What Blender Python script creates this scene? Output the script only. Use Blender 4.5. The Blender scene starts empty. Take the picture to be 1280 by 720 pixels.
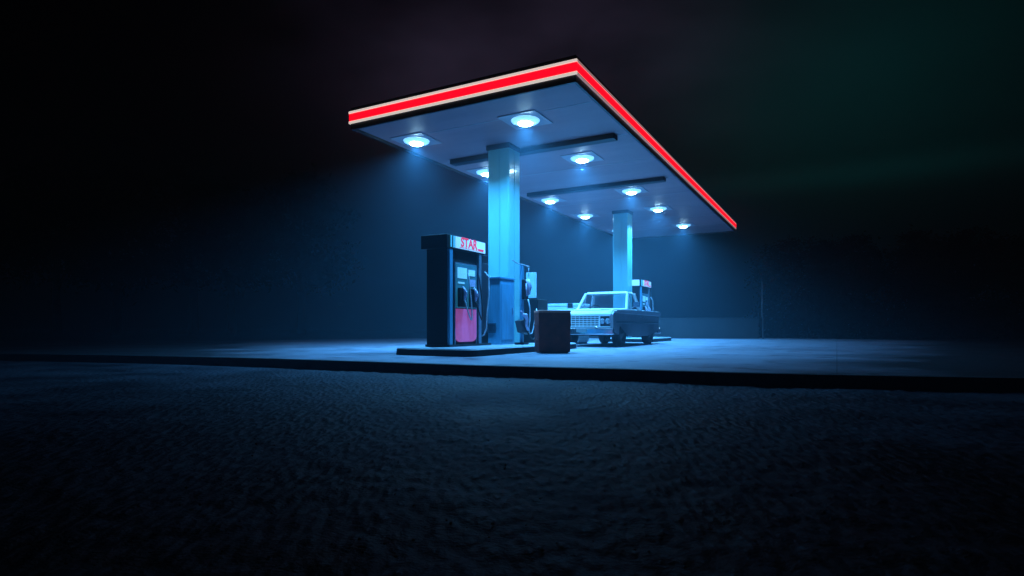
import bpy, bmesh, math, random
from mathutils import Vector, Matrix, noise

# ------------------------------------------------------------------ camera, sky, exposure
scene = bpy.context.scene
col = scene.collection
PI = math.pi
CAM_H = 0.58
cam_data = bpy.data.cameras.new('camera')
cam = bpy.data.objects.new('camera', cam_data)
col.objects.link(cam)
scene.camera = cam
cam.location = (0, 0, CAM_H)
cam.rotation_euler = (PI/2, 0, 0)
cam_data.sensor_width = 36.0
cam_data.lens = 742/1280*36.0
cam_data.shift_y = 49/1280
cam_data.clip_start = 0.05
cam_data.clip_end = 1000

scene.view_settings.view_transform = 'Standard'
scene.view_settings.look = 'None'
scene.view_settings.exposure = 0.0
scene.view_settings.gamma = 1.0
scene.view_settings.use_curve_mapping = False
scene.render.engine = 'CYCLES'
scene.cycles.use_denoising = True
scene.cycles.volume_bounces = 0
scene.cycles.max_bounces = 6
scene.cycles.sample_clamp_indirect = 3.0

NIGHT_SKY = 0.00005
AURORA = 0.022
LAMP_W = 388.0
LAMP_RGB = (0.075, 0.44, 1.0)
HAZE = 0.0062

world = bpy.data.worlds.new('World')
scene.world = world
world.use_nodes = True
nt = world.node_tree
nt.nodes.clear()
def wn(t, **k):
    n = nt.nodes.new(t)
    for a, b in k.items():
        setattr(n, a, b)
    return n
sky = wn('ShaderNodeTexSky', sky_type='NISHITA', sun_disc=False)
sky.sun_elevation = math.radians(12)
sky.sun_rotation = math.radians(200)
bg1 = wn('ShaderNodeBackground'); bg1.inputs['Strength'].default_value = NIGHT_SKY
nt.links.new(sky.outputs[0], bg1.inputs['Color'])
# faint green night glow low in the right of the sky, drifting with noise
tc = wn('ShaderNodeTexCoord')
sep = wn('ShaderNodeSeparateXYZ'); nt.links.new(tc.outputs['Generated'], sep.inputs[0])
def wm(op, a, b=None, c=None):
    n = wn('ShaderNodeMath', operation=op)
    for i, x in enumerate((a, b, c)):
        if x is None: continue
        if isinstance(x, (int, float)): n.inputs[i].default_value = x
        else: nt.links.new(x, n.inputs[i])
    return n.outputs[0]
def gauss(x, mu, sd):
    d = wm('DIVIDE', wm('SUBTRACT', x, mu), sd)
    return wm('POWER', 2.718, wm('MULTIPLY', wm('MULTIPLY', d, d), -1.0))
mp = wn('ShaderNodeMapping'); mp.inputs['Scale'].default_value = (1.0, 1.0, 2.5)
nt.links.new(tc.outputs['Generated'], mp.inputs[0])
nz = wn('ShaderNodeTexNoise'); nz.inputs['Scale'].default_value = 3.0; nz.inputs['Detail'].default_value = 4
nt.links.new(mp.outputs[0], nz.inputs['Vector'])
az = gauss(sep.outputs['X'], 0.44, 0.22)
el = wm('ADD', wm('MULTIPLY', gauss(sep.outputs['Z'], 0.218, 0.018), .45), wm('MULTIPLY', gauss(sep.outputs['Z'], 0.32, 0.16), 0.85))
gl = wm('MULTIPLY', wm('MULTIPLY', az, el), wm('ADD', wm('MULTIPLY', nz.outputs['Fac'], .6), 0.5))
bg2 = wn('ShaderNodeBackground'); bg2.inputs['Color'].default_value = (0.05, 0.92, 1.0, 1)
nt.links.new(wm('MULTIPLY', gl, AURORA), bg2.inputs['Strength'])
# thin dull violet night cloud overhead
az2 = wm('MULTIPLY', gauss(sep.outputs['X'], 0.02, 0.24), gauss(sep.outputs['Z'], 0.40, 0.16))
cl = wm('MULTIPLY', az2, wm('SUBTRACT', wm('MULTIPLY', nz.outputs['Fac'], 1.6), 0.25))
bg3 = wn('ShaderNodeBackground'); bg3.inputs['Color'].default_value = (0.66, 0.50, 1.0, 1)
nt.links.new(wm('MULTIPLY', wm('MAXIMUM', cl, 0.0), 0.055), bg3.inputs['Strength'])
ad = wn('ShaderNodeAddShader'); ad2 = wn('ShaderNodeAddShader'); wo = wn('ShaderNodeOutputWorld')
nt.links.new(bg1.outputs[0], ad.inputs[0]); nt.links.new(bg2.outputs[0], ad.inputs[1])
nt.links.new(ad.outputs[0], ad2.inputs[0]); nt.links.new(bg3.outputs[0], ad2.inputs[1])
nt.links.new(ad2.outputs[0], wo.inputs['Surface'])

# ------------------------------------------------------------------ station frame
ANG = math.atan2(0.877, 0.480)
U = Vector((math.cos(ANG), math.sin(ANG), 0))
V = Vector((-math.sin(ANG), math.cos(ANG), 0))
C0 = Vector((1.212, 11.53, 0))
def st(s, t, z=0.0):
    return C0 + U*s + V*t + Vector((0, 0, z))
CEIL = 5.38

# ------------------------------------------------------------------ materials
def material(name, color=(.5,.5,.5), rough=.6, metal=0.0, emit=None, estr=0.0, var=0.0, vscale=4.0,
             bump=0.0, bscale=30.0, spec=0.5, coat=0.0, stretch=None, rvar=0.0):
    m = bpy.data.materials.new(name); m.use_nodes = True
    n = m.node_tree.nodes; l = m.node_tree.links
    b = n['Principled BSDF']
    b.inputs['Base Color'].default_value = (*color, 1)
    b.inputs['Roughness'].default_value = rough
    b.inputs['Metallic'].default_value = metal
    b.inputs['Specular IOR Level'].default_value = spec
    b.inputs['Coat Weight'].default_value = coat
    if emit:
        b.inputs['Emission Color'].default_value = (*emit, 1)
        b.inputs['Emission Strength'].default_value = estr
    t = n.new('ShaderNodeTexCoord')
    src = t.outputs['Object']
    if stretch:
        mpn = n.new('ShaderNodeMapping'); mpn.inputs['Scale'].default_value = stretch
        l.new(src, mpn.inputs[0]); src = mpn.outputs[0]
    if var > 0 or rvar > 0:
        no = n.new('ShaderNodeTexNoise'); no.inputs['Scale'].default_value = vscale
        no.inputs['Detail'].default_value = 6; no.inputs['Roughness'].default_value = .65
        l.new(src, no.inputs['Vector'])
    if var > 0:
        r = n.new('ShaderNodeValToRGB')
        r.color_ramp.elements[0].position = .3; r.color_ramp.elements[1].position = .7
        r.color_ramp.elements[0].color = (*[max(0, c*(1-var)) for c in color], 1)
        r.color_ramp.elements[1].color = (*[min(1, c*(1+var)) for c in color], 1)
        l.new(no.outputs['Fac'], r.inputs[0]); l.new(r.outputs[0], b.inputs['Base Color'])
    if rvar > 0:
        mr = n.new('ShaderNodeMapRange'); mr.inputs['From Min'].default_value = .3; mr.inputs['From Max'].default_value = .7
        mr.inputs['To Min'].default_value = max(.02, rough-rvar); mr.inputs['To Max'].default_value = min(1, rough+rvar)
        l.new(no.outputs['Fac'], mr.inputs['Value']); l.new(mr.outputs[0], b.inputs['Roughness'])
    if bump > 0:
        n2 = n.new('ShaderNodeTexNoise'); n2.inputs['Scale'].default_value = bscale; n2.inputs['Detail'].default_value = 5
        l.new(src, n2.inputs['Vector'])
        bp = n.new('ShaderNodeBump'); bp.inputs['Strength'].default_value = bump; bp.inputs['Distance'].default_value = .02
        l.new(n2.outputs['Fac'], bp.inputs['Height']); l.new(bp.outputs[0], b.inputs['Normal'])
    return m

M = {}
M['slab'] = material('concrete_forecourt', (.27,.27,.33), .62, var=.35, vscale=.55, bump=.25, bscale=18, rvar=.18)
M['kerb'] = material('kerb_stone', (.045,.05,.055), .85, var=.35, vscale=6, bump=.5, bscale=40)
M['grass'] = material('dark_verge', (.03,.045,.02), .95, var=.5, vscale=2, bump=.8, bscale=20)
M['column'] = material('cyan_column_paint', (.17,.46,.48), .3, var=.05, vscale=2, stretch=(1,1,.15), bump=.03, bscale=12, coat=.3)
M['ceiling'] = material('ceiling_sheet', (.42,.22,.24), .5, var=.15, vscale=1.2, stretch=(1,.2,1))
M['dark'] = material('dark_painted_steel', (.016,.02,.03), .45, var=.3, vscale=5)
M['roof'] = material('roof_felt', (.03,.03,.035), .8, var=.3, vscale=3)
M['red'] = material('red_light_strip', (.6,.01,.02), .4, emit=(1.0,.001,.008), estr=2.6)
M['tube'] = material('white_edge_tube', (.8,.75,.7), .4, emit=(1.0,.85,.76), estr=.68)
M['tubedim'] = material('dim_edge_tube', (.6,.5,.5), .5, emit=(1.0,.62,.58), estr=.28, var=.2, vscale=3)  # dimmer tube along the right side of the canopy
M['lens'] = material('lamp_lens', (.8,.9,1), .3, emit=(.45,.82,1.0), estr=60.0)
M['diffuser'] = material('lamp_diffuser', (.8,.9,1), .3, emit=(.22,.60,1.0), estr=1.3, var=.1, vscale=12)
M['frame'] = material('white_lamp_frame', (.50,.42,.46), .4, var=.1)
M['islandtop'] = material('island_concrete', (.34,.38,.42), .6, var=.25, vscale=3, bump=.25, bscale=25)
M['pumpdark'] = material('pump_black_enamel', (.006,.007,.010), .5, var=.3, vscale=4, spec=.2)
M['bluepanel'] = material('blue_enamel', (.07,.29,.46), .35, var=.22, vscale=3, stretch=(3,3,.5))
M['trim'] = material('brushed_trim', (.30,.42,.55), .3, metal=.7, var=.2, vscale=8)
M['chrome'] = material('chrome', (.82,.84,.88), .14, metal=1.0)
M['rubber'] = material('black_rubber', (.012,.012,.014), .6, var=.3)
M['hosegrey'] = material('grey_hose', (.34,.42,.50), .35, var=.3, vscale=10)
M['nozzle'] = material('nozzle_cover', (.45,.42,.62), .35, var=.3, vscale=20)
M['signwhite'] = material('backlit_sign_face', (.7,.8,.85), .4, emit=(.42,.68,.84), estr=.36)
M['signred'] = material('red_lettering', (.7,.03,.06), .5, emit=(1,.05,.13), estr=.55)
M['signedge'] = material('sign_edge_cyan', (.2,.6,.7), .4, emit=(.05,.40,.55), estr=.30)
M['pink'] = material('pink_backlit_panel', (.8,.15,.35), .3, emit=(.60,.10,.36), estr=.33, var=.1, vscale=6)
M['screen'] = material('display_glass', (.02,.10,.16), .15, emit=(.03,.30,.50), estr=.26, var=.4, vscale=5)
M['label'] = material('pale_display_label', (.5,.75,.85), .3, emit=(.18,.55,.75), estr=.35)
M['rust'] = material('brown_red_bin_paint', (.17,.018,.007), .75, var=.45, vscale=5, bump=.3, bscale=30)
M['rusttop'] = material('faded_bin_lid', (.62,.20,.14), .6, var=.2, vscale=6)
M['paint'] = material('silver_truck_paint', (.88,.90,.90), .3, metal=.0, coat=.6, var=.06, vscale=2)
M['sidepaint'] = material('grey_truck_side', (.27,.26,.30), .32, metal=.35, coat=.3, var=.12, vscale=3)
M['shoulder'] = material('lit_truck_shoulder', (.55,.52,.58), .3, metal=.2, coat=.4, var=.08, vscale=3)  # side paint in a lighter copy, painting in the light the shoulder catches
M['rim'] = material('dull_wheel_rim', (.10,.11,.12), .4, metal=.5, var=.3)
M['platepaint'] = material('dim_plate', (.16,.2,.22), .5, var=.2)
M['brightbar'] = material('bright_grille_bar', (.8,.82,.85), .3, metal=.35)
M['grille'] = material('grille_black', (.01,.01,.013), .5, var=.2)
M['headlamp'] = material('headlamp_glass', (.4,.45,.5), .12, metal=.6, var=.05)
M['tail'] = material('tail_lamp_red', (.35,.02,.02), .25, var=.1)
M['seat'] = material('seat_vinyl', (.05,.05,.06), .6, var=.3)
M['white'] = material('pale_enamel', (.60,.78,.84), .35, var=.08, vscale=3)
M['postpaint'] = material('grey_post', (.08,.08,.09), .6, var=.3)
M['wall'] = material('boundary_concrete', (.025,.025,.028), .85, var=.3, vscale=1.5, bump=.4, bscale=15)
M['bark'] = material('bark', (.05,.04,.03), .95, var=.4, vscale=8, bump=.6, bscale=30)
M['leaf'] = material('foliage', (.028,.042,.018), .95, var=.5, vscale=1.2, spec=.05)
# glass
g = bpy.data.materials.new('truck_glass'); g.use_nodes = True
n = g.node_tree.nodes; l = g.node_tree.links; n.clear()
o_ = n.new('ShaderNodeOutputMaterial'); mx = n.new('ShaderNodeMixShader'); tr = n.new('ShaderNodeBsdfTransparent')
gs = n.new('ShaderNodeBsdfGlossy'); fr = n.new('ShaderNodeMath'); fr.operation = 'MULTIPLY_ADD'; lw = n.new('ShaderNodeLayerWeight'); lw.inputs[0].default_value = .25; g.node_tree.links.new(lw.outputs['Facing'], fr.inputs[0]); fr.inputs[1].default_value = .35; fr.inputs[2].default_value = .03
tr.inputs[0].default_value = (.97,.985,1,1); gs.inputs['Roughness'].default_value = .05
l.new(fr.outputs[0], mx.inputs[0]); l.new(tr.outputs[0], mx.inputs[1]); l.new(gs.outputs[0], mx.inputs[2]); l.new(mx.outputs[0], o_.inputs[0])
M['glass'] = g
# forecourt: rotated grid of faint saw cut joints and soft oil stains
m = M['slab']; n = m.node_tree.nodes; l = m.node_tree.links; b = n['Principled BSDF']
base = b.inputs['Base Color'].links[0].from_socket
t = n.new('ShaderNodeTexCoord'); mp_ = n.new('ShaderNodeMapping'); mp_.inputs['Rotation'].default_value = (0,0,-ANG); l.new(t.outputs['Object'], mp_.inputs[0])
br = n.new('ShaderNodeTexBrick'); br.offset = 0; br.inputs['Scale'].default_value = 1; br.inputs['Mortar Size'].default_value = .012
br.inputs['Brick Width'].default_value = 4.0; br.inputs['Row Height'].default_value = 3.2; br.inputs['Mortar Smooth'].default_value = .3
br.inputs['Color1'].default_value = (1,1,1,1); br.inputs['Color2'].default_value = (.86,.87,.9,1); br.inputs['Mortar'].default_value = (.55,.55,.55,1)
l.new(mp_.outputs[0], br.inputs['Vector'])
mm = n.new('ShaderNodeMixRGB'); mm.blend_type = 'MULTIPLY'; mm.inputs[0].default_value = 1; l.new(base, mm.inputs[1]); l.new(br.outputs['Color'], mm.inputs[2])
no = n.new('ShaderNodeTexNoise'); no.inputs['Scale'].default_value = 1.7; no.inputs['Detail'].default_value = 5; l.new(t.outputs['Object'], no.inputs['Vector'])
rr_ = n.new('ShaderNodeValToRGB'); rr_.color_ramp.elements[0].position = .56; rr_.color_ramp.elements[1].position = .68
rr_.color_ramp.elements[0].color = (1,1,1,1); rr_.color_ramp.elements[1].color = (.45,.44,.44,1); l.new(no.outputs['Fac'], rr_.inputs[0])
m2 = n.new('ShaderNodeMixRGB'); m2.blend_type = 'MULTIPLY'; m2.inputs[0].default_value = 1; l.new(mm.outputs[0], m2.inputs[1]); l.new(rr_.outputs[0], m2.inputs[2]); # light falloff painted into the slab colour: darker towards both ends, uneven edge
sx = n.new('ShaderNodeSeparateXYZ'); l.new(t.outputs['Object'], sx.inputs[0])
def mth(op, a, c, d=None):
    q = n.new('ShaderNodeMath'); q.operation = op
    for i, v in enumerate((a, c, d)):
        if v is None: continue
        if isinstance(v, (int, float)): q.inputs[i].default_value = v
        else: l.new(v, q.inputs[i])
    return q.outputs[0]
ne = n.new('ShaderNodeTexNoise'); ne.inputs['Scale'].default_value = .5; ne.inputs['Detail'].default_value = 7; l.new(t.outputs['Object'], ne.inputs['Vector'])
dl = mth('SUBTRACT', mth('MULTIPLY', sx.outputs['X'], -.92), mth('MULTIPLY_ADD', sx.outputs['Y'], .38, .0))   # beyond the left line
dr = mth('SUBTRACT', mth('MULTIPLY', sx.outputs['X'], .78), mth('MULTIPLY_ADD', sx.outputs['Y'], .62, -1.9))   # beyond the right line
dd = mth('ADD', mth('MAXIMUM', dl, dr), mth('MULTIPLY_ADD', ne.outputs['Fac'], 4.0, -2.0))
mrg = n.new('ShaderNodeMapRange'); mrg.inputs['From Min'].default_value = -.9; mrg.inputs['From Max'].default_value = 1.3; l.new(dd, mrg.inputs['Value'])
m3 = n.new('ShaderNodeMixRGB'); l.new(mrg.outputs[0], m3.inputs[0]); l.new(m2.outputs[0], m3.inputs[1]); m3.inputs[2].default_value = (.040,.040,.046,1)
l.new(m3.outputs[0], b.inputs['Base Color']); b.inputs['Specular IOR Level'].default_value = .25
# rough street surface
m = material('street_setts', (.085,.085,.09), .75, spec=.12)
n = m.node_tree.nodes; l = m.node_tree.links; b = n['Principled BSDF']
t = n.new('ShaderNodeTexCoord')
n1 = n.new('ShaderNodeTexNoise'); n1.inputs['Scale'].default_value = 1.1; n1.inputs['Detail'].default_value = 8
r = n.new('ShaderNodeValToRGB'); r.color_ramp.elements[0].color = (.020,.024,.034,1); r.color_ramp.elements[1].color = (.080,.092,.118,1)
r.color_ramp.elements[0].position = .35; r.color_ramp.elements[1].position = .68
l.new(t.outputs['Object'], n1.inputs['Vector']); l.new(n1.outputs['Fac'], r.inputs[0]); l.new(r.outputs[0], b.inputs['Base Color'])
vo = n.new('ShaderNodeTexVoronoi'); vo.inputs['Scale'].default_value = 11; vo.feature = 'SMOOTH_F1'
n3 = n.new('ShaderNodeTexNoise'); n3.inputs['Scale'].default_value = 60; n3.inputs['Detail'].default_value = 5
mpv = n.new('ShaderNodeMapping'); mpv.inputs['Scale'].default_value = (2.2,1.0,1.0); l.new(t.outputs['Object'], mpv.inputs[0]); l.new(mpv.outputs[0], vo.inputs['Vector']); l.new(t.outputs['Object'], n3.inputs['Vector'])
b1 = n.new('ShaderNodeBump'); b1.inputs['Strength'].default_value = .8; b1.inputs['Distance'].default_value = .035; b1.invert = True
b2 = n.new('ShaderNodeBump'); b2.inputs['Strength'].default_value = .8; b2.inputs['Distance'].default_value = .012
l.new(vo.outputs['Distance'], b1.inputs['Height']); l.new(n3.outputs['Fac'], b2.inputs['Height'])
l.new(b1.outputs[0], b2.inputs['Normal']); l.new(b2.outputs[0], b.inputs['Normal'])
mr = n.new('ShaderNodeMapRange'); mr.inputs['To Min'].default_value = .5; mr.inputs['To Max'].default_value = .95
l.new(n1.outputs['Fac'], mr.inputs['Value']); l.new(mr.outputs[0], b.inputs['Roughness'])
M['street'] = m

# ------------------------------------------------------------------ mesh helpers
class MB:
    def __init__(s): s.bm = bmesh.new()
    def box(s, x0, x1, y0, y1, z0, z1, mat=None):
        v = [s.bm.verts.new(p) for p in [(x0,y0,z0),(x1,y0,z0),(x1,y1,z0),(x0,y1,z0),(x0,y0,z1),(x1,y0,z1),(x1,y1,z1),(x0,y1,z1)]]
        if mat:
            for q in v: q.co = mat @ q.co
        for f in ((0,3,2,1),(4,5,6,7),(0,1,5,4),(1,2,6,5),(2,3,7,6),(3,0,4,7)):
            s.bm.faces.new([v[i] for i in f])
        return s
    def hexa(s, bot, top):
        v = [s.bm.verts.new(p) for p in list(bot)+list(top)]; k = len(bot)
        s.bm.faces.new(v[:k][::-1]); s.bm.faces.new(v[k:])
        for i in range(k):
            j = (i+1) % k
            s.bm.faces.new((v[i], v[j], v[k+j], v[k+i]))
        return s
    def prism_y(s, pts, y0, y1):
        a = [s.bm.verts.new((x,y0,z)) for x,z in pts]; b = [s.bm.verts.new((x,y1,z)) for x,z in pts]
        f1 = s.bm.faces.new(a); f2 = s.bm.faces.new(b[::-1]); k = len(pts)
        for i in range(k):
            j = (i+1) % k
            s.bm.faces.new((a[i], b[i], b[j], a[j]))
        bmesh.ops.triangulate(s.bm, faces=[f1, f2])
        return s
    def prism_z(s, pts, z0, z1):
        return s.hexa([(x,y,z0) for x,y in pts], [(x,y,z1) for x,y in pts])
    def tube(s, pts, r, seg=8, cap=True):
        pts = [Vector(p) for p in pts]; rs = r if isinstance(r, (list, tuple)) else [r]*len(pts)
        rings = []
        for i, p in enumerate(pts):
            d = (pts[min(i+1, len(pts)-1)] - pts[max(i-1, 0)]).normalized()
            a = d.orthogonal().normalized() if not rings else (prev - d*prev.dot(d)).normalized()
            prev = a; c = d.cross(a)
            rings.append([s.bm.verts.new(p + (a*math.cos(2*PI*k/seg) + c*math.sin(2*PI*k/seg))*rs[i]) for k in range(seg)])
        for A, B in zip(rings, rings[1:]):
            for k in range(seg):
                s.bm.faces.new((A[k], A[(k+1)%seg], B[(k+1)%seg], B[k]))
        if cap:
            s.bm.faces.new(rings[0][::-1]); s.bm.faces.new(rings[-1])
        return s
    def build(s, name, mat, parent=None, bevel=0.0, smooth=False, loc=None, rotz=None):
        bmesh.ops.recalc_face_normals(s.bm, faces=s.bm.faces[:])
        if smooth:
            for f in s.bm.faces: f.smooth = True
        me = bpy.data.meshes.new(name); s.bm.to_mesh(me); s.bm.free()
        me.materials.append(mat)
        o = bpy.data.objects.new(name, me); col.objects.link(o)
        if parent: o.parent = parent
        if loc is not None: o.location = loc
        if rotz is not None: o.rotation_euler = (0, 0, rotz)
        if bevel:
            bv = o.modifiers.new('bevel', 'BEVEL'); bv.width = bevel; bv.segments = 3; bv.limit_method = 'ANGLE'; bv.angle_limit = math.radians(35)
            for p in me.polygons: p.use_smooth = False
        return o
def tag(o, label=None, cat=None, group=None, kind=None):
    if label: o['label'] = label
    if cat: o['category'] = cat
    if group: o['group'] = group
    if kind: o['kind'] = kind
    return o
def empty(name, loc, rotz=0.0, **k):
    o = bpy.data.objects.new(name, None); col.objects.link(o)
    o.location = loc; o.rotation_euler = (0, 0, rotz)
    return tag(o, **k)
def copy_tree(o, parent=None):
    c = o.copy(); col.objects.link(c); c.parent = parent
    for ch in list(o.children): copy_tree(ch, c)
    return c
def text_mesh(body, size, mat, name, parent, loc, rot, extrude=.004, bold=.0):
    cu = bpy.data.curves.new(name, 'FONT'); cu.body = body; cu.size = size; cu.extrude = extrude
    cu.align_x = 'CENTER'; cu.align_y = 'CENTER'; cu.offset = bold
    tmp = bpy.data.objects.new('t', cu); col.objects.link(tmp)
    dg = bpy.context.evaluated_depsgraph_get(); dg.update()
    me = bpy.data.meshes.new_from_object(tmp.evaluated_get(dg)); bpy.data.objects.remove(tmp)
    me.materials.clear(); me.materials.append(mat); me.name = name
    o = bpy.data.objects.new(name, me); col.objects.link(o); o.parent = parent
    o.location = loc; o.rotation_euler = rot
    return o

# ------------------------------------------------------------------ ground, street, forecourt
STREET_Z = -0.15
b = MB(); b.box(-180, 180, -60, 260, -.6, -.20)
tag(b.build('ground', M['grass']), kind='structure')
# street: one sheet, finely uneven near the camera
def axis(lo, hi, step, far):
    a = []; x = lo
    while x < hi: a.append(x); x += step
    a.append(hi)
    k = step*1.6; x = hi
    while x < far: x += k; a.append(x); k *= 1.35
    k = step*1.6; x = lo
    while x > -far: x -= k; a.insert(0, x); k *= 1.35
    return a
xs = axis(-3.2, 4.6, .045, 90); ys = [.5]
y = 1.0
while y < 13: ys.append(y); y += .035 if y < 4.5 else (.06 if y < 8 else .12)
ys = [-30, -8, -2] + ys + [14, 16, 19]
bm = bmesh.new()
grid = []
for yy in ys:
    row = []
    for xx in xs:
        h = 0
        if -6 < xx < 8 and 0 < yy < 13:
            p = Vector((xx, yy, 0))
            h = .008*noise.noise(p*1.1) + .003*noise.noise(p*5.1+Vector((3,1,0))) + .008*noise.noise(Vector((xx*11, yy*5, 0))) - .022*noise.voronoi(Vector((xx*12, yy*5, 0)))[0][0]
            h += .004
        row.append(bm.verts.new((xx, yy, STREET_Z + h)))
    grid.append(row)
for r0, r1 in zip(grid, grid[1:]):
    for i in range(len(xs)-1):
        bm.faces.new((r0[i], r0[i+1], r1[i+1], r1[i])).smooth = True
me = bpy.data.meshes.new('street'); bm.to_mesh(me); bm.free(); me.materials.append(M['street'])
so = bpy.data.objects.new('street', me); col.objects.link(so); tag(so, kind='structure')

rnd = random.Random(4); bm = bmesh.new()
for i in range(1000):
    yy = 1.3 + 7*rnd.random()**1.6; xx = rnd.uniform(-1.0, 1.2)*(yy*.75+.6)
    r0 = rnd.choice((.003,.004,.005,.007))*rnd.uniform(.7,1.2)
    mt = Matrix.Translation((xx, yy, STREET_Z+.002)) @ Matrix.Rotation(rnd.uniform(0,6.28), 4, 'Z') @ Matrix.Diagonal((1, rnd.uniform(.6,1), rnd.uniform(.5,.9), 1))
    bmesh.ops.create_icosphere(bm, subdivisions=1, radius=r0, matrix=mt)
me = bpy.data.meshes.new('grit'); bm.to_mesh(me); bm.free(); me.materials.append(material('grit_stone', (.10,.10,.11), .8, var=.5, vscale=30))
o = bpy.data.objects.new('grit', me); col.objects.link(o)
tag(o, 'loose dark grit scattered over the rough street in front of the kerb', 'grit', kind='stuff')
edge = [(-26,15.5),(-18,14.3),(-12,13.2),(-7.8,12.1),(-6.3,11.6),(-4.76,11.0),(-2.4,9.89),(-.99,9.16),(.23,8.62),(1.53,8.12),(2.35,7.70),(3.27,7.36),(4.37,7.05),(5.8,6.72),(8,6.3),(12,5.7),(18,5.0)]
def smooth_line(p, n=4):
    out = []
    for i in range(len(p)-1):
        p0 = Vector(p[max(i-1,0)]); p1 = Vector(p[i]); p2 = Vector(p[i+1]); p3 = Vector(p[min(i+2,len(p)-1)])
        for k in range(n):
            t = k/n
            out.append(.5*((2*p1)+(p2-p0)*t+(2*p0-5*p1+4*p2-p3)*t*t+(3*p1-p0-3*p2+p3)*t**3))
    out.append(Vector(p[-1])); return out
E = smooth_line(edge)
inner = [e + Vector((.06, .16)) for e in E]
back = [(21,12),(20,22),(16,30),(9,34.5),(0,34),(-6,30),(-12,26),(-22,24),(-27,20)]
b = MB(); vs = [b.bm.verts.new((p[0], p[1], 0)) for p in inner] + [b.bm.verts.new((x,y,0)) for x,y in back]
f = b.bm.faces.new(vs); r_ = bmesh.ops.extrude_face_region(b.bm, geom=[f])
for q in r_['geom']:
    if isinstance(q, bmesh.types.BMVert): q.co.z = -.45
bmesh.ops.triangulate(b.bm, faces=[q for q in b.bm.faces if len(q.verts) > 4])
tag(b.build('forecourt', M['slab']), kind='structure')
b = MB()
prof = None; last = None
for e, i_ in zip(E, inner):
    d = (i_-e)
    ring = [b.bm.verts.new((e.x, e.y, -.35)), b.bm.verts.new((e.x+.005, e.y, -.025)), b.bm.verts.new((e.x+d.x*.12, e.y+d.y*.12, .002)), b.bm.verts.new((i_.x, i_.y-.002, .003)), b.bm.verts.new((i_.x, i_.y-.002, -.35))]
    if last:
        for k in range(4): b.bm.faces.new((last[k], ring[k], ring[k+1], last[k+1]))
    last = ring
tag(b.build('kerb', M['kerb']), kind='structure')

# ------------------------------------------------------------------ canopy with its two pillars
W, L_ = 5.72, 20.5
can = empty('petrol_station_canopy', st(0, 0), ANG, label='flat petrol station canopy with red and white lit edge on two cyan pillars', cat='canopy')
b = MB(); b.box(.02, L_-.02, .02, W-.02, CEIL, CEIL+.06)
b.build('ceiling_panel', M['ceiling'], can)
b = MB(); b.box(.03, L_-.03, .03, W-.03, CEIL+.065, CEIL+.42); b.build('roof_deck', M['roof'], can)
def ring(name, mat, out, z0, z1, inn=.0, mat2=None):
    if mat2:
        b = MB(); b.box(-inn, L_+out, -out, -inn, z0, z1); b.build(name, mat2, can)
    b = MB(); b.box(-out, L_+out, W+inn, W+out, z0, z1)
    if not mat2: b.box(-out, L_+out, -out, -inn, z0, z1)
    else: b.box(-out, -inn, -out, -inn, z0, z1)
    b.box(-out, -inn, -inn, W+inn, z0, z1); b.box(L_+inn, L_+out, -inn, W+inn, z0, z1)
    return b.build(name, mat, can)
ring('fascia', M['dark'], .05, CEIL-.06, CEIL+.46)
ring('lower_light_tube', M['tube'], .085, CEIL+.080, CEIL+.134, .052, M['tubedim'])
ring('red_light_band', M['red'], .075, CEIL+.138, CEIL+.314, .052)
ring('upper_light_tube', M['tube'], .085, CEIL+.318, CEIL+.372, .052, M['tubedim'])
for s in (3.5, 8.3):
    b = MB(); b.box(s-.14, s+.14, .35, 5.25, CEIL-.13, CEIL-.002); b.build('ceiling_beam', M['dark'], can, bevel=.015)
for s in (2.4*k+1.2 for k in range(8)):
    b = MB(); b.box(s-.012, s+.012, .1, W-.1, CEIL-.006, CEIL-.001); b.build('panel_joint', M['frame'], can)
for s in (3.1, 13.1):
    cx, cy, h = s, 3.32, .32
    b = MB(); b.box(cx-h, cx+h, cy-h, cy+h, .14, CEIL-.003)
    c_ = b.build('column', M['column'], can, bevel=.05)
    b = MB()
    b.box(cx-h-.012, cx-h-.001, cy-.05, cy-.035, .16, CEIL-.16); b.box(cx-.01, cx+.005, cy-h-.012, cy-h-.001, .16, CEIL-.16)
    b.build('seam_strip', M['column'], c_)
    b = MB(); b.box(cx-h-.03, cx+h+.03, cy-h-.03, cy+h+.03, CEIL-.13, CEIL-.004); b.build('collar', M['dark'], c_, bevel=.01)

# ------------------------------------------------------------------ ceiling lamps
lamp = empty('canopy_light', (0,0,0), ANG, label='x', cat='lamp', group='square lamps under the canopy')
b = MB(); b.box(-.48,.48,-.48,.48,-.018,-.001); b.build('housing', M['frame'], lamp, bevel=.005)
b = MB(); pr = [(.09,.17),(.10,.168),(.112,.15),(.122,.12),(.13,.09),(.135,.06)]
b.hexa([(.06*math.cos(a),.06*math.sin(a),-.136) for a in [PI*k/10 for k in range(20)]], [(.062*math.cos(a),.062*math.sin(a),-.135) for a in [PI*k/10 for k in range(20)]])
for (z0,r0),(z1,r1) in zip(pr,pr[1:]):
    va=[b.bm.verts.new((r0*math.cos(PI*k/10),r0*math.sin(PI*k/10),-z0)) for k in range(20)]; vb=[b.bm.verts.new((r1*math.cos(PI*k/10),r1*math.sin(PI*k/10),-z1)) for k in range(20)]
    for k in range(20): b.bm.faces.new((va[k],va[(k+1)%20],vb[(k+1)%20],vb[k]))
b.build('lens', M['lens'], lamp)
b = MB(); pr = [(.019,.33),(.045,.32),(.07,.27),(.088,.175)]
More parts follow.
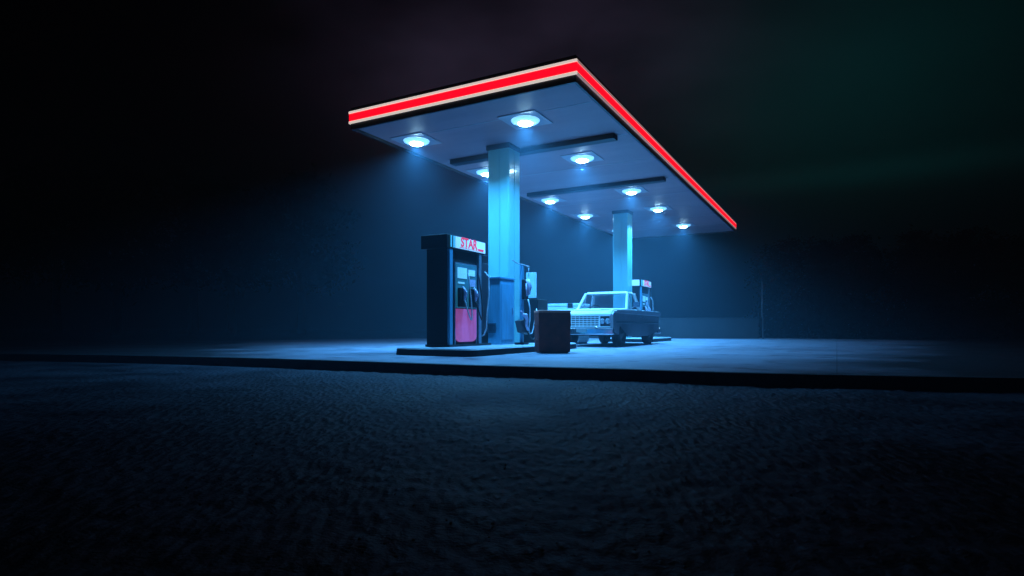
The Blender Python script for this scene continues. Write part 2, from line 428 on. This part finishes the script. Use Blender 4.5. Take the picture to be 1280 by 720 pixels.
for (z0,r0),(z1,r1) in zip(pr,pr[1:]):
    va=[b.bm.verts.new((r0*math.cos(PI*k/10),r0*math.sin(PI*k/10),-z0)) for k in range(20)]; vb=[b.bm.verts.new((r1*math.cos(PI*k/10),r1*math.sin(PI*k/10),-z1)) for k in range(20)]
    for k in range(20): b.bm.faces.new((va[k],va[(k+1)%20],vb[(k+1)%20],vb[k]))
b.build('diffuser_ring', M['diffuser'], lamp, smooth=True)
ld = bpy.data.lights.new('bulb', 'AREA'); ld.shape = 'SQUARE'; ld.size = .16; ld.energy = LAMP_W; ld.color = LAMP_RGB; ld.spread = math.radians(137)
lo = bpy.data.objects.new('bulb', ld); col.objects.link(lo); lo.parent = lamp; lo.location = (0,0,-.145)
rows = [1.5, 5.0, 9.6, 13.15, 17.6]
names = {
 (0,0):'bright square ceiling lamp nearest the front corner of the canopy, directly above the first pillar',
 (0,1):'ceiling lamp at the outer left corner of the canopy, left of the first pillar',
 (1,0):'ceiling lamp between the two dark beams on the right side of the canopy',
 (1,1):'ceiling lamp half hidden by the left edge of the first pillar',
 (2,0):'right hand ceiling lamp just past the second dark beam, above the second pillar',
 (2,1):'left hand ceiling lamp just past the second dark beam, right of the first pillar',
 (3,0):'ceiling lamp right of the head of the second pillar',
 (3,1):'ceiling lamp left of the head of the second pillar',
 (4,0):'farthest ceiling lamp at the far right end of the canopy',
 (4,1):'ceiling lamp showing only as a glint behind the head of the second pillar'}
first = True
for i, s in enumerate(rows):
    for j, t in enumerate((1.85, 5.0)):
        o = lamp if first else copy_tree(lamp); first = False
        o.location = st(s, t, CEIL); o['label'] = names[(i, j)]

# ------------------------------------------------------------------ islands
def island(s0, s1, t0, t1, label):
    r = empty('pump_island', st(s0, (t0+t1)/2), ANG, label=label, cat='kerb island', group='raised pump islands')
    Ln = s1-s0; w = (t1-t0)/2
    def outline(g):
        pts = []
        for (cx, cy, a0, rr) in ((.25,-w+.25,180,.25),(Ln-.9,-w+.9,270,.9),(Ln-.9,w-.9,0,.9),(.25,w-.25,90,.25)):
            for k in range(7):
                a = math.radians(a0 + 15*k); pts.append((cx+(rr-g)*math.cos(a), cy+(rr-g)*math.sin(a)))
        return pts
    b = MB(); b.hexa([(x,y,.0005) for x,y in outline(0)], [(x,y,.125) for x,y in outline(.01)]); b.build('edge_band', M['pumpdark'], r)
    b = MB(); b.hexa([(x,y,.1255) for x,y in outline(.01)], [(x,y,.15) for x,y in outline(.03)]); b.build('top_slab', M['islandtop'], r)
    return r
island(-1.0, 5.0, 1.72, 3.72, 'low dark edged raised island under the near pump and first pillar')
island(11.7, 15.6, 1.72, 3.80, 'raised island under the far pump behind the pickup truck')

# ------------------------------------------------------------------ fuel pump
def make_pump():
    p = empty('fuel_pump', (0,0,0), ANG, cat='fuel pump', group='fuel pumps')
    Lp, Wp = 1.72, .60
    b = MB(); b.box(.0, Lp, .04, Wp, .0, 2.15); b.build('cabinet', M['pumpdark'], p, bevel=.015)
    b = MB(); b.box(-.02, Lp+.02, -.03, Wp+.02, .0, .05); b.build('plinth', M['dark'], p)
    h = MB(); h.box(-.10, 1.46, -.02, Wp+.08, 2.14, 2.44); hd = h.build('header', M['pumpdark'], p, bevel=.012)
    for sgn, y0 in ((-1, -.021), (1, Wp+.081)):
        b = MB(); b.box(.20, 1.44, *(sorted((y0, y0+sgn*.02))), 2.17, 2.42); b.build('sign_face', M['signwhite'], hd)
        b = MB(); b.box(.01, .18, *(sorted((y0, y0+sgn*.018))), 2.17, 2.42); b.build('sign_end', M['signedge'], hd)
        b = MB(); b.box(.07, .10, *(sorted((y0+sgn*.018, y0+sgn*.024))), 2.17, 2.42); b.build('sign_divider', M['pumpdark'], hd)
        text_mesh('STAR', .29, M['signred'], 'lettering', hd, (.74, y0+sgn*.022, 2.315), (PI/2, 0, 0 if sgn < 0 else PI), bold=.007)
        b = MB()
        for k in range(7): b.box(.36+.11*k, .44+.11*k, *(sorted((y0+sgn*.02, y0+sgn*.024))), 2.195, 2.205)
        b.box(1.12, 1.36, *(sorted((y0+sgn*.02, y0+sgn*.025))), 2.20, 2.25)
        b.build('underline', M['signred'], hd)
    b = MB(); b.box(.0, .12, -.02, .04, .05, 2.14); b.build('post', M['bluepanel'], p, bevel=.006)
    b = MB(); b.box(1.20, 1.31, -.02, .04, .05, 2.14); b.build('post', M['trim'], p, bevel=.006)
    # display side
    d = MB(); d.box(.28, 1.14, .012, .042, .86, 1.84); dp = d.build('display', M['screen'], p, bevel=.006)
    b = MB(); b.box(.34, .72, .002, .012, 1.52, 1.76); b.box(.78, 1.06, .002, .012, 1.60, 1.74); b.box(.36,.62,.002,.012,1.40,1.44); b.build('price_window', M['label'], dp)
    b = MB(); b.box(.84, 1.08, .002, .011, 1.36, 1.52); b.build('keypad', M['nozzle'], dp)
    f = MB(); f.box(.26, 1.16, .018, .042, 1.84, 1.87); f.box(.26,.28,.018,.042,.05,1.84); f.box(1.14,1.16,.018,.042,.05,1.84); f.build('panel_surround', M['trim'], p)
    pts = [(.285,.84),(.285,.22)] + [(.465-.18*math.cos(a), .22-.12*math.sin(a)) for a in (.4,.8,1.2,1.57)] + [(.96+.18*math.sin(a), .22-.12*math.cos(a)) for a in (.0,.4,.8,1.2,1.57)] + [(1.135,.84)]
    b = MB(); b.prism_y(pts, .014, .040); b.build('lower_panel', M['pink'], p)
    # nozzles in their boots and hanging hoses
    for k, x in enumerate((.47, .93)):
        b = MB(); b.box(x-.13, x+.13, -.07, .010, .88, 1.30); bt = b.build('nozzle_boot', M['pumpdark'], p, bevel=.015)
        b = MB(); b.tube([(x,-.09,1.02),(x,-.11,1.13),(x,-.10,1.25),(x,-.05,1.33)], [.022,.035,.038,.02]); b.tube([(x,-.12,1.08),(x,-.17,1.14),(x,-.14,1.24)], .010)
        b.build('nozzle', M['nozzle'], p, smooth=True)
        xe = x + .14
        hp = [(x,-.10,1.03)]
        for q in range(1, 15):
            a = q/14
            hp.append((x+(xe-x)*a + .10*math.sin(a*PI), -.10-.08*math.sin(a*PI), 1.03 - .72*math.sin(a*PI) + .62*a))
        b = MB(); b.tube(hp, .016); b.build('hose', M['rubber'] if k else M['hosegrey'], p, smooth=True)
    b = MB(); b.tube([(1.46,-.01,1.75),(1.50,-.10,1.62),(1.50,-.11,1.2),(1.44,-.10,.85),(1.40,-.10,.40),(1.36,-.06,.25),(1.34,.0,.22)], .018); b.build('hose', M['hosegrey'], p, smooth=True)
    b = MB(); b.box(1.36, 1.66, .01, .042, .3, 1.95); b.build('side_door', M['dark'], p, bevel=.005)
    return p
Wp_ = .60
pump = make_pump()
pump.location = st(-.10, 2.88, .151)
pump['label'] = 'tall black fuel pump with pink lower panel and lit STAR sign'
p2 = copy_tree(pump); p2.location = st(13.75, 2.75, .151)
for ch in p2.children:
    if ch.name.startswith('header'):
        b = MB(); b.box(-.121,-.101,.02,Wp_-.0,2.17,2.42); b.build('sign_face', M['signwhite'], ch)
p2['label'] = 'small distant fuel pump behind the pickup truck beside the second pillar'

# ------------------------------------------------------------------ blue dispenser cabinet
r = empty('dispenser_cabinet', st(1.92, 2.76, .151), ANG, label='plain blue metal cabinet between the near pump and the first pillar', cat='cabinet')
b = MB(); b.box(0,.72,0,.66,0,1.62); b.build('cabinet', M['bluepanel'], r, bevel=.02)
b = MB(); b.box(-.02,.74,-.02,.68,1.621,1.68); b.build('cap', M['bluepanel'], r, bevel=.015)
b = MB(); b.box(.06,.66,-.014,-.001,.12,1.50); d = b.build('door', M['bluepanel'], r, bevel=.004)
b = MB(); b.box(.58,.61,-.035,-.015,.75,.92); b.build('handle', M['trim'], d)
b = MB()
for k in range(5): b.box(-.012,-.001,.12,.54,.30+.05*k,.318+.05*k)
b.build('vent_grille', M['dark'], r)

# ------------------------------------------------------------------ hose stand right of the pillar
r = empty('hose_stand', st(2.46, 2.44, .151), ANG, label='slim stand with coiled hoses and grey nozzles in front of the first pillar', cat='hose stand')
b = MB(); b.box(-.045,.045,-.03,.05,0,2.0); b.build('post', M['bluepanel'], r, bevel=.008)
b = MB(); b.box(-.14,.14,-.12,.14,0,.05); b.build('foot', M['dark'], r)
b = MB(); b.tube([(-.50,0,2.06),(-.25,-.01,2.0),(0,-.02,1.99),(.30,-.04,1.97)], .013); b.tube([(.28,-.04,1.99),(.29,-.04,1.72)], .010); b.build('top_arm', M['hosegrey'], r, smooth=True)
b = MB(); b.box(-.11,.14,-.12,-.032,1.12,1.62); hb = b.build('upper_holster', M['pumpdark'], r, bevel=.03)
b = MB(); b.tube([(.0,-.14,1.62),(.02,-.19,1.50),(.0,-.20,1.36),(.06,-.17,1.25)], [.05,.055,.045,.03]); b.tube([(.08,-.2,1.52),(.13,-.2,1.42),(.06,-.2,1.34)], .012); b.tube([(-.07,-.15,1.52),(-.07,-.17,1.20)], .02); b.build('nozzle', M['nozzle'], r, smooth=True)
b = MB(); b.hexa([(-.30,-.16,.30),(.18,-.16,.24),(.18,-.02,.24),(-.30,-.02,.30)], [(-.44,-.18,.58),(-.24,-.18,.62),(-.24,-.02,.62),(-.44,-.02,.58)]); b.build('lower_holster', M['dark'], r, bevel=.02)
b = MB(); b.tube([(-.40,-.22,.74),(-.28,-.24,.72),(-.20,-.24,.62),(-.22,-.23,.48),(-.10,-.22,.36)], [.03,.055,.05,.035,.03]); b.tube([(-.45,-.2,.82),(-.34,-.23,.76)], .02); b.build('nozzle', M['nozzle'], r, smooth=True)
hp = [(.02,-.16,1.13),(.04,-.2,.9),(.0,-.22,.6),(-.06,-.22,.40),(.04,-.2,.26),(.16,-.2,.28),(.24,-.2,.42),(.36,-.2,.72),(.46,-.18,.90)]
b = MB(); b.tube(hp, .017); b.build('hose', M['hosegrey'], r, smooth=True)
b = MB(); b.tube([(-.14,-.2,.34),(-.05,-.26,.18),(.1,-.26,.12),(.28,-.24,.2),(.38,-.2,.5)], .014); b.build('hose', M['rubber'], r, smooth=True)

# ------------------------------------------------------------------ dark cabinet with raised panel
r = empty('payment_cabinet', st(3.95, 2.74, .151), ANG, label='dark low cabinet carrying an upright pale blue panel behind the first pillar', cat='cabinet')
b = MB(); b.box(0,.66,0,.66,0,1.20); b.build('cabinet', M['pumpdark'], r, bevel=.015)
b = MB(); b.box(.08,.14,.10,.40,1.24,1.95); pn = b.build('raised_panel', M['white'], r, bevel=.01)
b = MB(); b.box(.075,.145,.09,.41,1.201,1.24); b.build('panel_bracket', M['dark'], r)

# ------------------------------------------------------------------ rusty bin
bo = empty('waste_bin', st(1.52, 1.18, 0), math.radians(6), label='brown red square waste bin with a paler lid beside the island', cat='bin')
w = .35
b = MB(); b.hexa([(-w,-w,.03),(w,-w,.03),(w,w,.03),(-w,w,.03)], [(-w-.01,-w-.01,.90),(w+.01,-w-.01,.90),(w+.01,w+.01,.90),(-w-.01,w+.01,.90)]); b.build('body', M['rust'], bo, bevel=.02)
b = MB(); b.box(-w-.012,w+.012,-w-.012,w+.012,.901,.955); b.build('lid', M['rusttop'], bo, bevel=.015)
b = MB(); b.box(-w+.04,w-.04,-w+.04,w-.04,.0005,.03); b.build('base', M['dark'], bo)
b = MB()
for z in (.28,.62): b.box(-w-.016,w+.016,-w-.016,w+.016,z,z+.03)
b.build('band', M['rust'], bo, bevel=.004)

# ------------------------------------------------------------------ pale chest behind the truck
r = empty('ice_chest', st(8.2, 3.28, 0), ANG, label='pale blue low chest seen over the hood left of the truck windscreen', cat='chest')
b = MB(); b.box(0,1.0,0,1.25,.06,1.30); b.build('chest', M['white'], r, bevel=.03)
b = MB(); b.box(-.02,1.02,-.02,1.27,1.301,1.40); b.build('lid', M['white'], r, bevel=.02)
b = MB(); b.box(.05,.95,.05,1.2,.0005,.06); b.build('base', M['dark'], r)

# ------------------------------------------------------------------ pickup truck
T = empty('pickup_truck', st(5.6, 2.075, 0), ANG, label='silver old pickup truck with chrome grille parked under the canopy', cat='pickup truck')
HW = .92
def arc(cx, cz, rr, a0, a1, n=10):
    return [(cx+rr*math.cos(math.radians(a0+(a1-a0)*k/n)), cz+rr*math.sin(math.radians(a0+(a1-a0)*k/n))) for k in range(n+1)]
side = [(.10,.46),(.04,.60),(.02,.95),(.10,1.05),(.6,1.085),(1.50,1.12),(2.95,1.13),(3.0,1.10),(4.94,1.08),(5.02,1.02),(4.98,.80),(5.0,.50),(4.92,.44)] \
     + [(4.44,.34)] + arc(4.02,.38,.40,0,180) + [(3.55,.29),(1.43,.29)] + arc(.96,.38,.40,0,180) + [(.50,.36)]
b = MB()
for y0, y1 in ((-HW,-HW+.10),(HW-.10,HW)): b.prism_y(side, y0, y1)
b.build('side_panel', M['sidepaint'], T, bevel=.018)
b = MB()
b.prism_y([(.06,.84),(.05,.98),(.12,1.065),(.6,1.10),(1.50,1.135),(1.62,1.13),(1.62,.84)], -HW+.06, HW-.06)
b.build('hood', M['paint'], T, bevel=.02)
b = MB(); b.prism_y([(.30,1.088),(.34,1.115),(1.44,1.155),(1.44,1.13)], -.42, .42); b.build('hood_bulge', M['paint'], T, bevel=.012)
for sg in (-1, 1):
    b = MB(); b.prism_y([(.015,.96),(.05,1.06),(.14,1.10),(1.5,1.14),(1.5,1.10),(.3,1.03),(.03,.93)], sg*(HW-.09)-.05, sg*(HW-.09)+.05); b.build('fender', M['paint'], T, bevel=.015)
b = MB(); b.box(.14,.22,-HW+.1,HW-.1,.44,.85); b.box(1.45,1.55,-HW+.1,HW-.1,.36,1.1); b.box(1.5,4.9,-HW+.1,HW-.1,.42,.52); b.box(.3,1.5,-.45,.45,.35,.7); b.box(1.4,4.9,-.3,.3,.3,.42)
b.build('chassis', M['grille'], T)
b = MB(); b.box(2.93,3.0,-HW+.1,HW-.1,.5,1.12); b.box(3.0,4.9,-HW+.1,HW-.1,.66,.70)
for sg in (-1,1): b.box(3.58,4.46,*sorted((sg*(HW-.1),sg*(HW-.32))),.70,.90)
b.build('cargo_bed', M['sidepaint'], T)
b = MB(); b.box(4.93,4.99,-HW+.1,HW-.1,.52,1.07); tg = b.build('tailgate', M['sidepaint'], T, bevel=.01)
b = MB(); b.box(4.99,5.01,-.1,.1,.95,1.0); b.build('handle', M['chrome'], tg)
for sg in (-1,1):
    b = MB(); b.box(5.0,5.03,*sorted((sg*(HW-.005),sg*(HW-.10))),.66,.92); b.build('tail_light', M['tail'], T, bevel=.01)
    b = MB(); b.box(2.98,4.96,*sorted((sg*(HW+.03),sg*(HW-.12))),1.116,1.135); b.build('bed_rail', M['paint'], T, bevel=.012)
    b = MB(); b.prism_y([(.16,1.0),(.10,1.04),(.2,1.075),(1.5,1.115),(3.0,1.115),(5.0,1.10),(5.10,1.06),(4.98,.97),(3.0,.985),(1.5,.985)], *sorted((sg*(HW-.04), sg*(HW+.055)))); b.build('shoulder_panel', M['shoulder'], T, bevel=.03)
    # door
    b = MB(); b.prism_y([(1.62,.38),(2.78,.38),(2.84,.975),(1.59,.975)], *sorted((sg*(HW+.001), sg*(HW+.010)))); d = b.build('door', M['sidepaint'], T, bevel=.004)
    b = MB(); b.box(2.60,2.76,*sorted((sg*(HW+.011),sg*(HW+.04))),.90,.93); b.build('handle', M['chrome'], d, bevel=.004)
    b = MB(); b.prism_y([(.25,.70),(.25,.745),(4.9,.765),(4.9,.73)], *sorted((sg*(HW+.002),sg*(HW+.016)))); b.build('side_trim', M['chrome'], T)
    b = MB(); b.tube([(1.72,sg*(HW-.02),1.16),(1.68,sg*(HW+.16),1.25)], .012); b.box(1.64,1.68,*sorted((sg*(HW+.10),sg*(HW+.28))),1.20,1.36); b.build('side_mirror', M['chrome'], T, bevel=.004)
# cab
zb, zt = 1.13, 1.66
bw, tw = HW-.10, HW-.22
wx0, wx1 = 1.58, 2.02    # windscreen foot and head
rx0, rx1 = 2.90, 2.72
b = MB()
b.hexa([(wx1-.06,-tw-.02,zt),(rx1+.06,-tw-.02,zt),(rx1+.06,tw+.02,zt),(wx1-.06,tw+.02,zt)], [(wx1+.04,-tw+.06,zt+.07),(rx1-.04,-tw+.06,zt+.07),(rx1-.04,tw-.06,zt+.07),(wx1+.04,tw-.06,zt+.07)])
b.build('roof', M['paint'], T, bevel=.02)
b = MB()
for sg in (-1,1):
    b.tube([(wx0,sg*bw,zb),(wx1,sg*tw,zt+.01)], .045, 8); b.tube([(rx0,sg*bw,zb),(rx1,sg*tw,zt+.01)], .055, 6)
    b.tube([(2.06,sg*(bw-.0),zb),(2.12,sg*tw,zt)], .014, 6)
b.tube([(wx0-.02,-bw,zb+.01),(wx0-.04,0,zb+.02),(wx0-.02,bw,zb+.01)], .03, 6); b.tube([(rx0,-bw,zb),(rx0,bw,zb)], .04, 6)
b.build('cab_frame', M['paint'], T)
def pane(name, q, th):
    q = [Vector(p) for p in q]; nrm = (q[1]-q[0]).cross(q[2]-q[0]).normalized()*th
    b = MB(); b.hexa(q, [p+nrm for p in q]); return b.build(name, M['glass'], T)
pane('windscreen', [(wx0+.01,-bw+.02,zb+.02),(wx0+.01,bw-.02,zb+.02),(wx1,tw-.02,zt),(wx1,-tw+.02,zt)], .006)
pane('rear_window', [(rx0-.01,-bw+.03,zb+.02),(rx0-.01,bw-.03,zb+.02),(rx1-.01,tw-.03,zt),(rx1-.01,-tw+.03,zt)], .006)
for sg in (-1,1):
    pane('side_window', [(wx0+.06,sg*(bw-.005),zb+.01),(rx0-.06,sg*(bw-.005),zb+.01),(rx1-.05,sg*(tw-.005),zt),(wx1+.03,sg*(tw-.005),zt)], .006)
b = MB(); b.box(2.25,2.75,-.72,.72,.52,.92); b.hexa([(2.62,-.72,.9),(2.84,-.72,.9),(2.84,.72,.9),(2.62,.72,.9)],[(2.70,-.70,1.14),(2.82,-.70,1.14),(2.82,.70,1.14),(2.70,.70,1.14)]); b.build('bench_seat', M['seat'], T, bevel=.03)
b = MB(); b.box(1.66,1.86,-.78,.78,.90,1.08); b.build('dashboard', M['seat'], T, bevel=.03)
pts = [(1.98+.05*math.cos(a), -.38+.18*math.cos(a), 1.16+.17*math.sin(a)) for a in [2*PI*k/20 for k in range(21)]]
pts = [(2.0+.06*math.sin(a), .38+.18*math.cos(a), 1.14+.16*math.sin(a)) for a in [2*PI*k/20 for k in range(21)]]
b = MB(); b.tube(pts, .012, 6, cap=False); b.tube([(2.0,.38,1.14),(1.84,.38,1.06)], .02); b.build('steering_wheel', M['rubber'], T, smooth=True)
# front
b = MB(); b.box(.035,.12,-.80,.80,.60,.90); gr = b.build('grille', M['grille'], T)
b = MB()
for k in range(5): b.box(.012,.034,-.50,.50,.63+.055*k,.652+.055*k)
for k in range(9): b.box(.018,.030,-.49+.1225*k-.006,-.49+.1225*k+.006,.60,.90)
b.box(.005,.04,-.84,.84,.905,.945); b.box(.005,.04,-.84,.84,.575,.605); b.box(.008,.036,-.53,-.50,.605,.905); b.box(.008,.036,.50,.53,.605,.905)
b.build('grille_bars', M['brightbar'], gr)
for y in (-.68, .68):
    for dy in (-.085, .085):
        rr = .075
        pts = [(y+dy, .755)]
        b = MB(); b.tube([(.036,y+dy,.755),(.0,y+dy,.755),(-.012,y+dy,.755)], [rr,rr*.96,rr*.6], 18); hl = b.build('headlight', M['headlamp'], T, smooth=True)
        b = MB(); b.tube([(.036,y+dy,.755),(.010,y+dy,.755)], [rr+.014, rr+.010], 18); b.build('bezel', M['chrome'], hl)
for x0, x1 in ((-.10,.02),(5.03,5.12)):
    b = MB(); b.box(x0,x1,-HW-.05,HW+.05,.36,.55)
    for y in (-.45,.45): b.box(min(x0,x0+.02), x1+.0, y-.03, y+.03, .36, .60)
    b.build('bumper', M['chrome'], T, bevel=.03)
b = MB(); b.box(-.112,-.102,-.16,.16,.43,.53); b.build('number_plate', M['platepaint'], T)
b = MB()
for y in (-.62,.62): b.box(.02,.04,y-.08,y+.08,.565,.575)
b.box(.03,.10,-.85,.85,.34,.40); b.build('valance', M['dark'], T)
# wheels
def wheel(x, y):
    sg = 1 if y > 0 else -1
    R = .37
    we = bpy.data.objects.new('wheel', None); col.objects.link(we); we.parent = T; we.location = (x, y, R)
    b = MB(); n_ = 28
    prof = [(-.12,R-.11),(-.12,R-.03),(-.09,R),(.09,R),(.12,R-.03),(.12,R-.11),(-.12,R-.11)]
    rings = [[b.bm.verts.new((rr*math.cos(2*PI*k/n_), yy, rr*math.sin(2*PI*k/n_))) for k in range(n_)] for yy, rr in prof[:-1]]
    for a_, c_ in zip(rings, rings[1:]+rings[:1]):
        for k in range(n_): b.bm.faces.new((a_[k], a_[(k+1)%n_], c_[(k+1)%n_], c_[k]))
    b.build('tyre', M['rubber'], we, smooth=False)
    b = MB()
    prof = [(.0,R-.11),(sg*.11,R-.112),(sg*.10,R-.14),(sg*.06,R-.19),(sg*.08,.09),(sg*.12,.06),(sg*.125,.0)]
    prev = None
    for yy, rr in prof:
        rg = [b.bm.verts.new((max(rr,.001)*math.cos(2*PI*k/n_), yy, max(rr,.001)*math.sin(2*PI*k/n_))) for k in range(n_)]
        if prev:
            for k in range(n_): b.bm.faces.new((prev[k], prev[(k+1)%n_], rg[(k+1)%n_], rg[k]))
        prev = rg
    b.build('rim', M['rim'], we, smooth=True)
for x in (.96, 4.02):
    for y in (-HW+.14, HW-.14): wheel(x, y)

# ------------------------------------------------------------------ low wall and post at the back
b = MB(); b.box(0, 9.6, 0, .18, -.25, 1.0); b.box(-.03, 9.63, -.03, .21, 1.001, 1.06)
w_ = b.build('boundary_wall', M['wall'], loc=(3.0, 31.2, 0), rotz=math.radians(-6))
tag(w_, 'low grey concrete wall along the back of the forecourt', 'wall')
r = empty('marker_post', (12.65, 29.9, -.2), 0, label='thin pale post at the right end of the low back wall', cat='post')
b = MB(); b.tube([(0,0,0),(0,0,1.3)], .05, 10); b.build('sleeve', M['wall'], r)
b = MB(); b.tube([(-.05,0,1.3),(-.05,0,3.1)], .032, 10); b.build('pole', M['postpaint'], r)

# ------------------------------------------------------------------ trees
def crown_mesh(seed, rx, ry, rz, nclump, per):
    rnd = random.Random(seed); bm = bmesh.new()
    for c in range(nclump):
        while True:
            p = Vector((rnd.uniform(-1,1), rnd.uniform(-1,1), rnd.uniform(-1,1)))
            if .25 < p.length < 1: break
        p = Vector((p.x*rx, p.y*ry, p.z*rz)); cr = rnd.uniform(.35, .8)
        for k in range(per):
            q = p + Vector((rnd.gauss(0,.5), rnd.gauss(0,.5), rnd.gauss(0,.38)))*cr
            s = rnd.uniform(.07, .17)
            a = Vector((rnd.uniform(-1,1), rnd.uniform(-1,1), rnd.uniform(-1,1))).normalized()
            d = a.orthogonal().normalized()
            bm.faces.new([bm.verts.new(q-a*s), bm.verts.new(q+d*s*.5), bm.verts.new(q+a*s), bm.verts.new(q-d*s*.5)])
    me = bpy.data.meshes.new('crown'); bm.to_mesh(me); bm.free(); me.materials.append(M['leaf']); return me
def trunk_mesh(seed, h, r0):
    rnd = random.Random(seed); b = MB()
    b.tube([(0,0,0),(.05,.02,h*.3),(-.04,.05,h*.6),(.05,-.05,h*.9)], [r0,r0*.75,r0*.5,r0*.15], 9)
    for k in range(7):
        a = rnd.uniform(0, 2*PI); z0 = h*rnd.uniform(.3,.7); ln = h*rnd.uniform(.22,.36)
        b.tube([(0,0,z0),(math.cos(a)*ln*.5,math.sin(a)*ln*.5,z0+ln*.45),(math.cos(a)*ln,math.sin(a)*ln,z0+ln*.9)], [r0*.35,r0*.22,r0*.06], 6)
    bmesh.ops.recalc_face_normals(b.bm, faces=b.bm.faces[:])
    me = bpy.data.meshes.new('trunk'); b.bm.to_mesh(me); b.bm.free(); me.materials.append(M['bark']); return me
kinds = [(crown_mesh(11+k, 2.2+.3*k, 2.1, 2.3-.15*k, 85, 60), trunk_mesh(5+k, 5.2, .2)) for k in range(3)]
def tree(x, y, h, k, label, grp, sx=1.0):
    r = empty('broadleaf_tree', (x, y, -.21), random.Random(int(x*10)).uniform(0, 6), label=label, cat='tree', group=grp)
    s = h/6.4
    r.scale = (s*sx, s*sx, s)
    c = bpy.data.objects.new('crown', kinds[k][0]); col.objects.link(c); c.parent = r; c.location = (0,0,3.9)
    t_ = bpy.data.objects.new('trunk', kinds[k][1]); col.objects.link(t_); t_.parent = r
gl_, gr_ = 'dark trees left of the station', 'dark trees right of the station'
left = [(x*1.5, y*1.5, h*1.5) for x, y, h in [(-16.0,45,12.2),(-19.8,42,11.0),(-23.6,44,12.8),(-28.0,42,12.0),(-33,43,12.6),(-38,42,12)]]
right = [(x*1.25, y*1.25, h*1.25) for x, y, h in [(15.9,33.5,6.0),(19.3,34.5,6.3),(22.8,33.5,6.1),(26.2,34.5,6.6),(29.6,33.5,6.4),(32.8,34.5,7.4),(20.8,38.5,6.2),(27.8,38.5,6.6)]]
ordn = ['first','second','third','fourth','fifth','sixth','seventh','eighth']
for i, (x, y, h) in enumerate(left):
    tree(x, y, h, i % 3, 'dim dark tree in far tree line, %s leftward from the canopy' % ordn[i], gl_, .9)
for i, (x, y, h) in enumerate(right[:6]):
    tree(x, y, h, (i+1) % 3, 'black leafy tree right of the forecourt, %s in its row from the post' % ordn[i], gr_, 1.0)
for i, (x, y, h) in enumerate(right[6:]):
    tree(x, y, h, i, ['black tree behind the second and third trees of the right hand row','black tree behind the fourth and fifth trees of the right hand row'][i], gr_, 1.1)
# undergrowth below the right hand trees
bush_me = crown_mesh(77, 1.7, 1.0, .9, 50, 55)
for i in range(8):
    r = bpy.data.objects.new('bush', bush_me); col.objects.link(r); r.location = (18.6+3.2*i, 40.2-.1*i, 1.0); r.rotation_euler = (0,0,i*1.3); r.scale = (1.25,1.25,1.5)
    tag(r, 'low black bush under the right hand trees, %s from the thin post' % ordn[i], 'bush', 'bushes right of the forecourt')

# ------------------------------------------------------------------ damp night air
hz = bpy.data.materials.new('haze'); hz.use_nodes = True
n = hz.node_tree.nodes; n.clear()
ho = n.new('ShaderNodeOutputMaterial'); pv = n.new('ShaderNodeVolumePrincipled')
pv.inputs['Color'].default_value = (.42,.74,1.0,1); pv.inputs['Density'].default_value = HAZE; pv.inputs['Anisotropy'].default_value = .2
hz.node_tree.links.new(pv.outputs[0], ho.inputs['Volume'])
b = MB(); b.box(-190,190,-70,270,-1.6,22)
tag(b.build('haze', hz), 'thin damp night haze glowing round the canopy lamps', 'haze', kind='stuff')
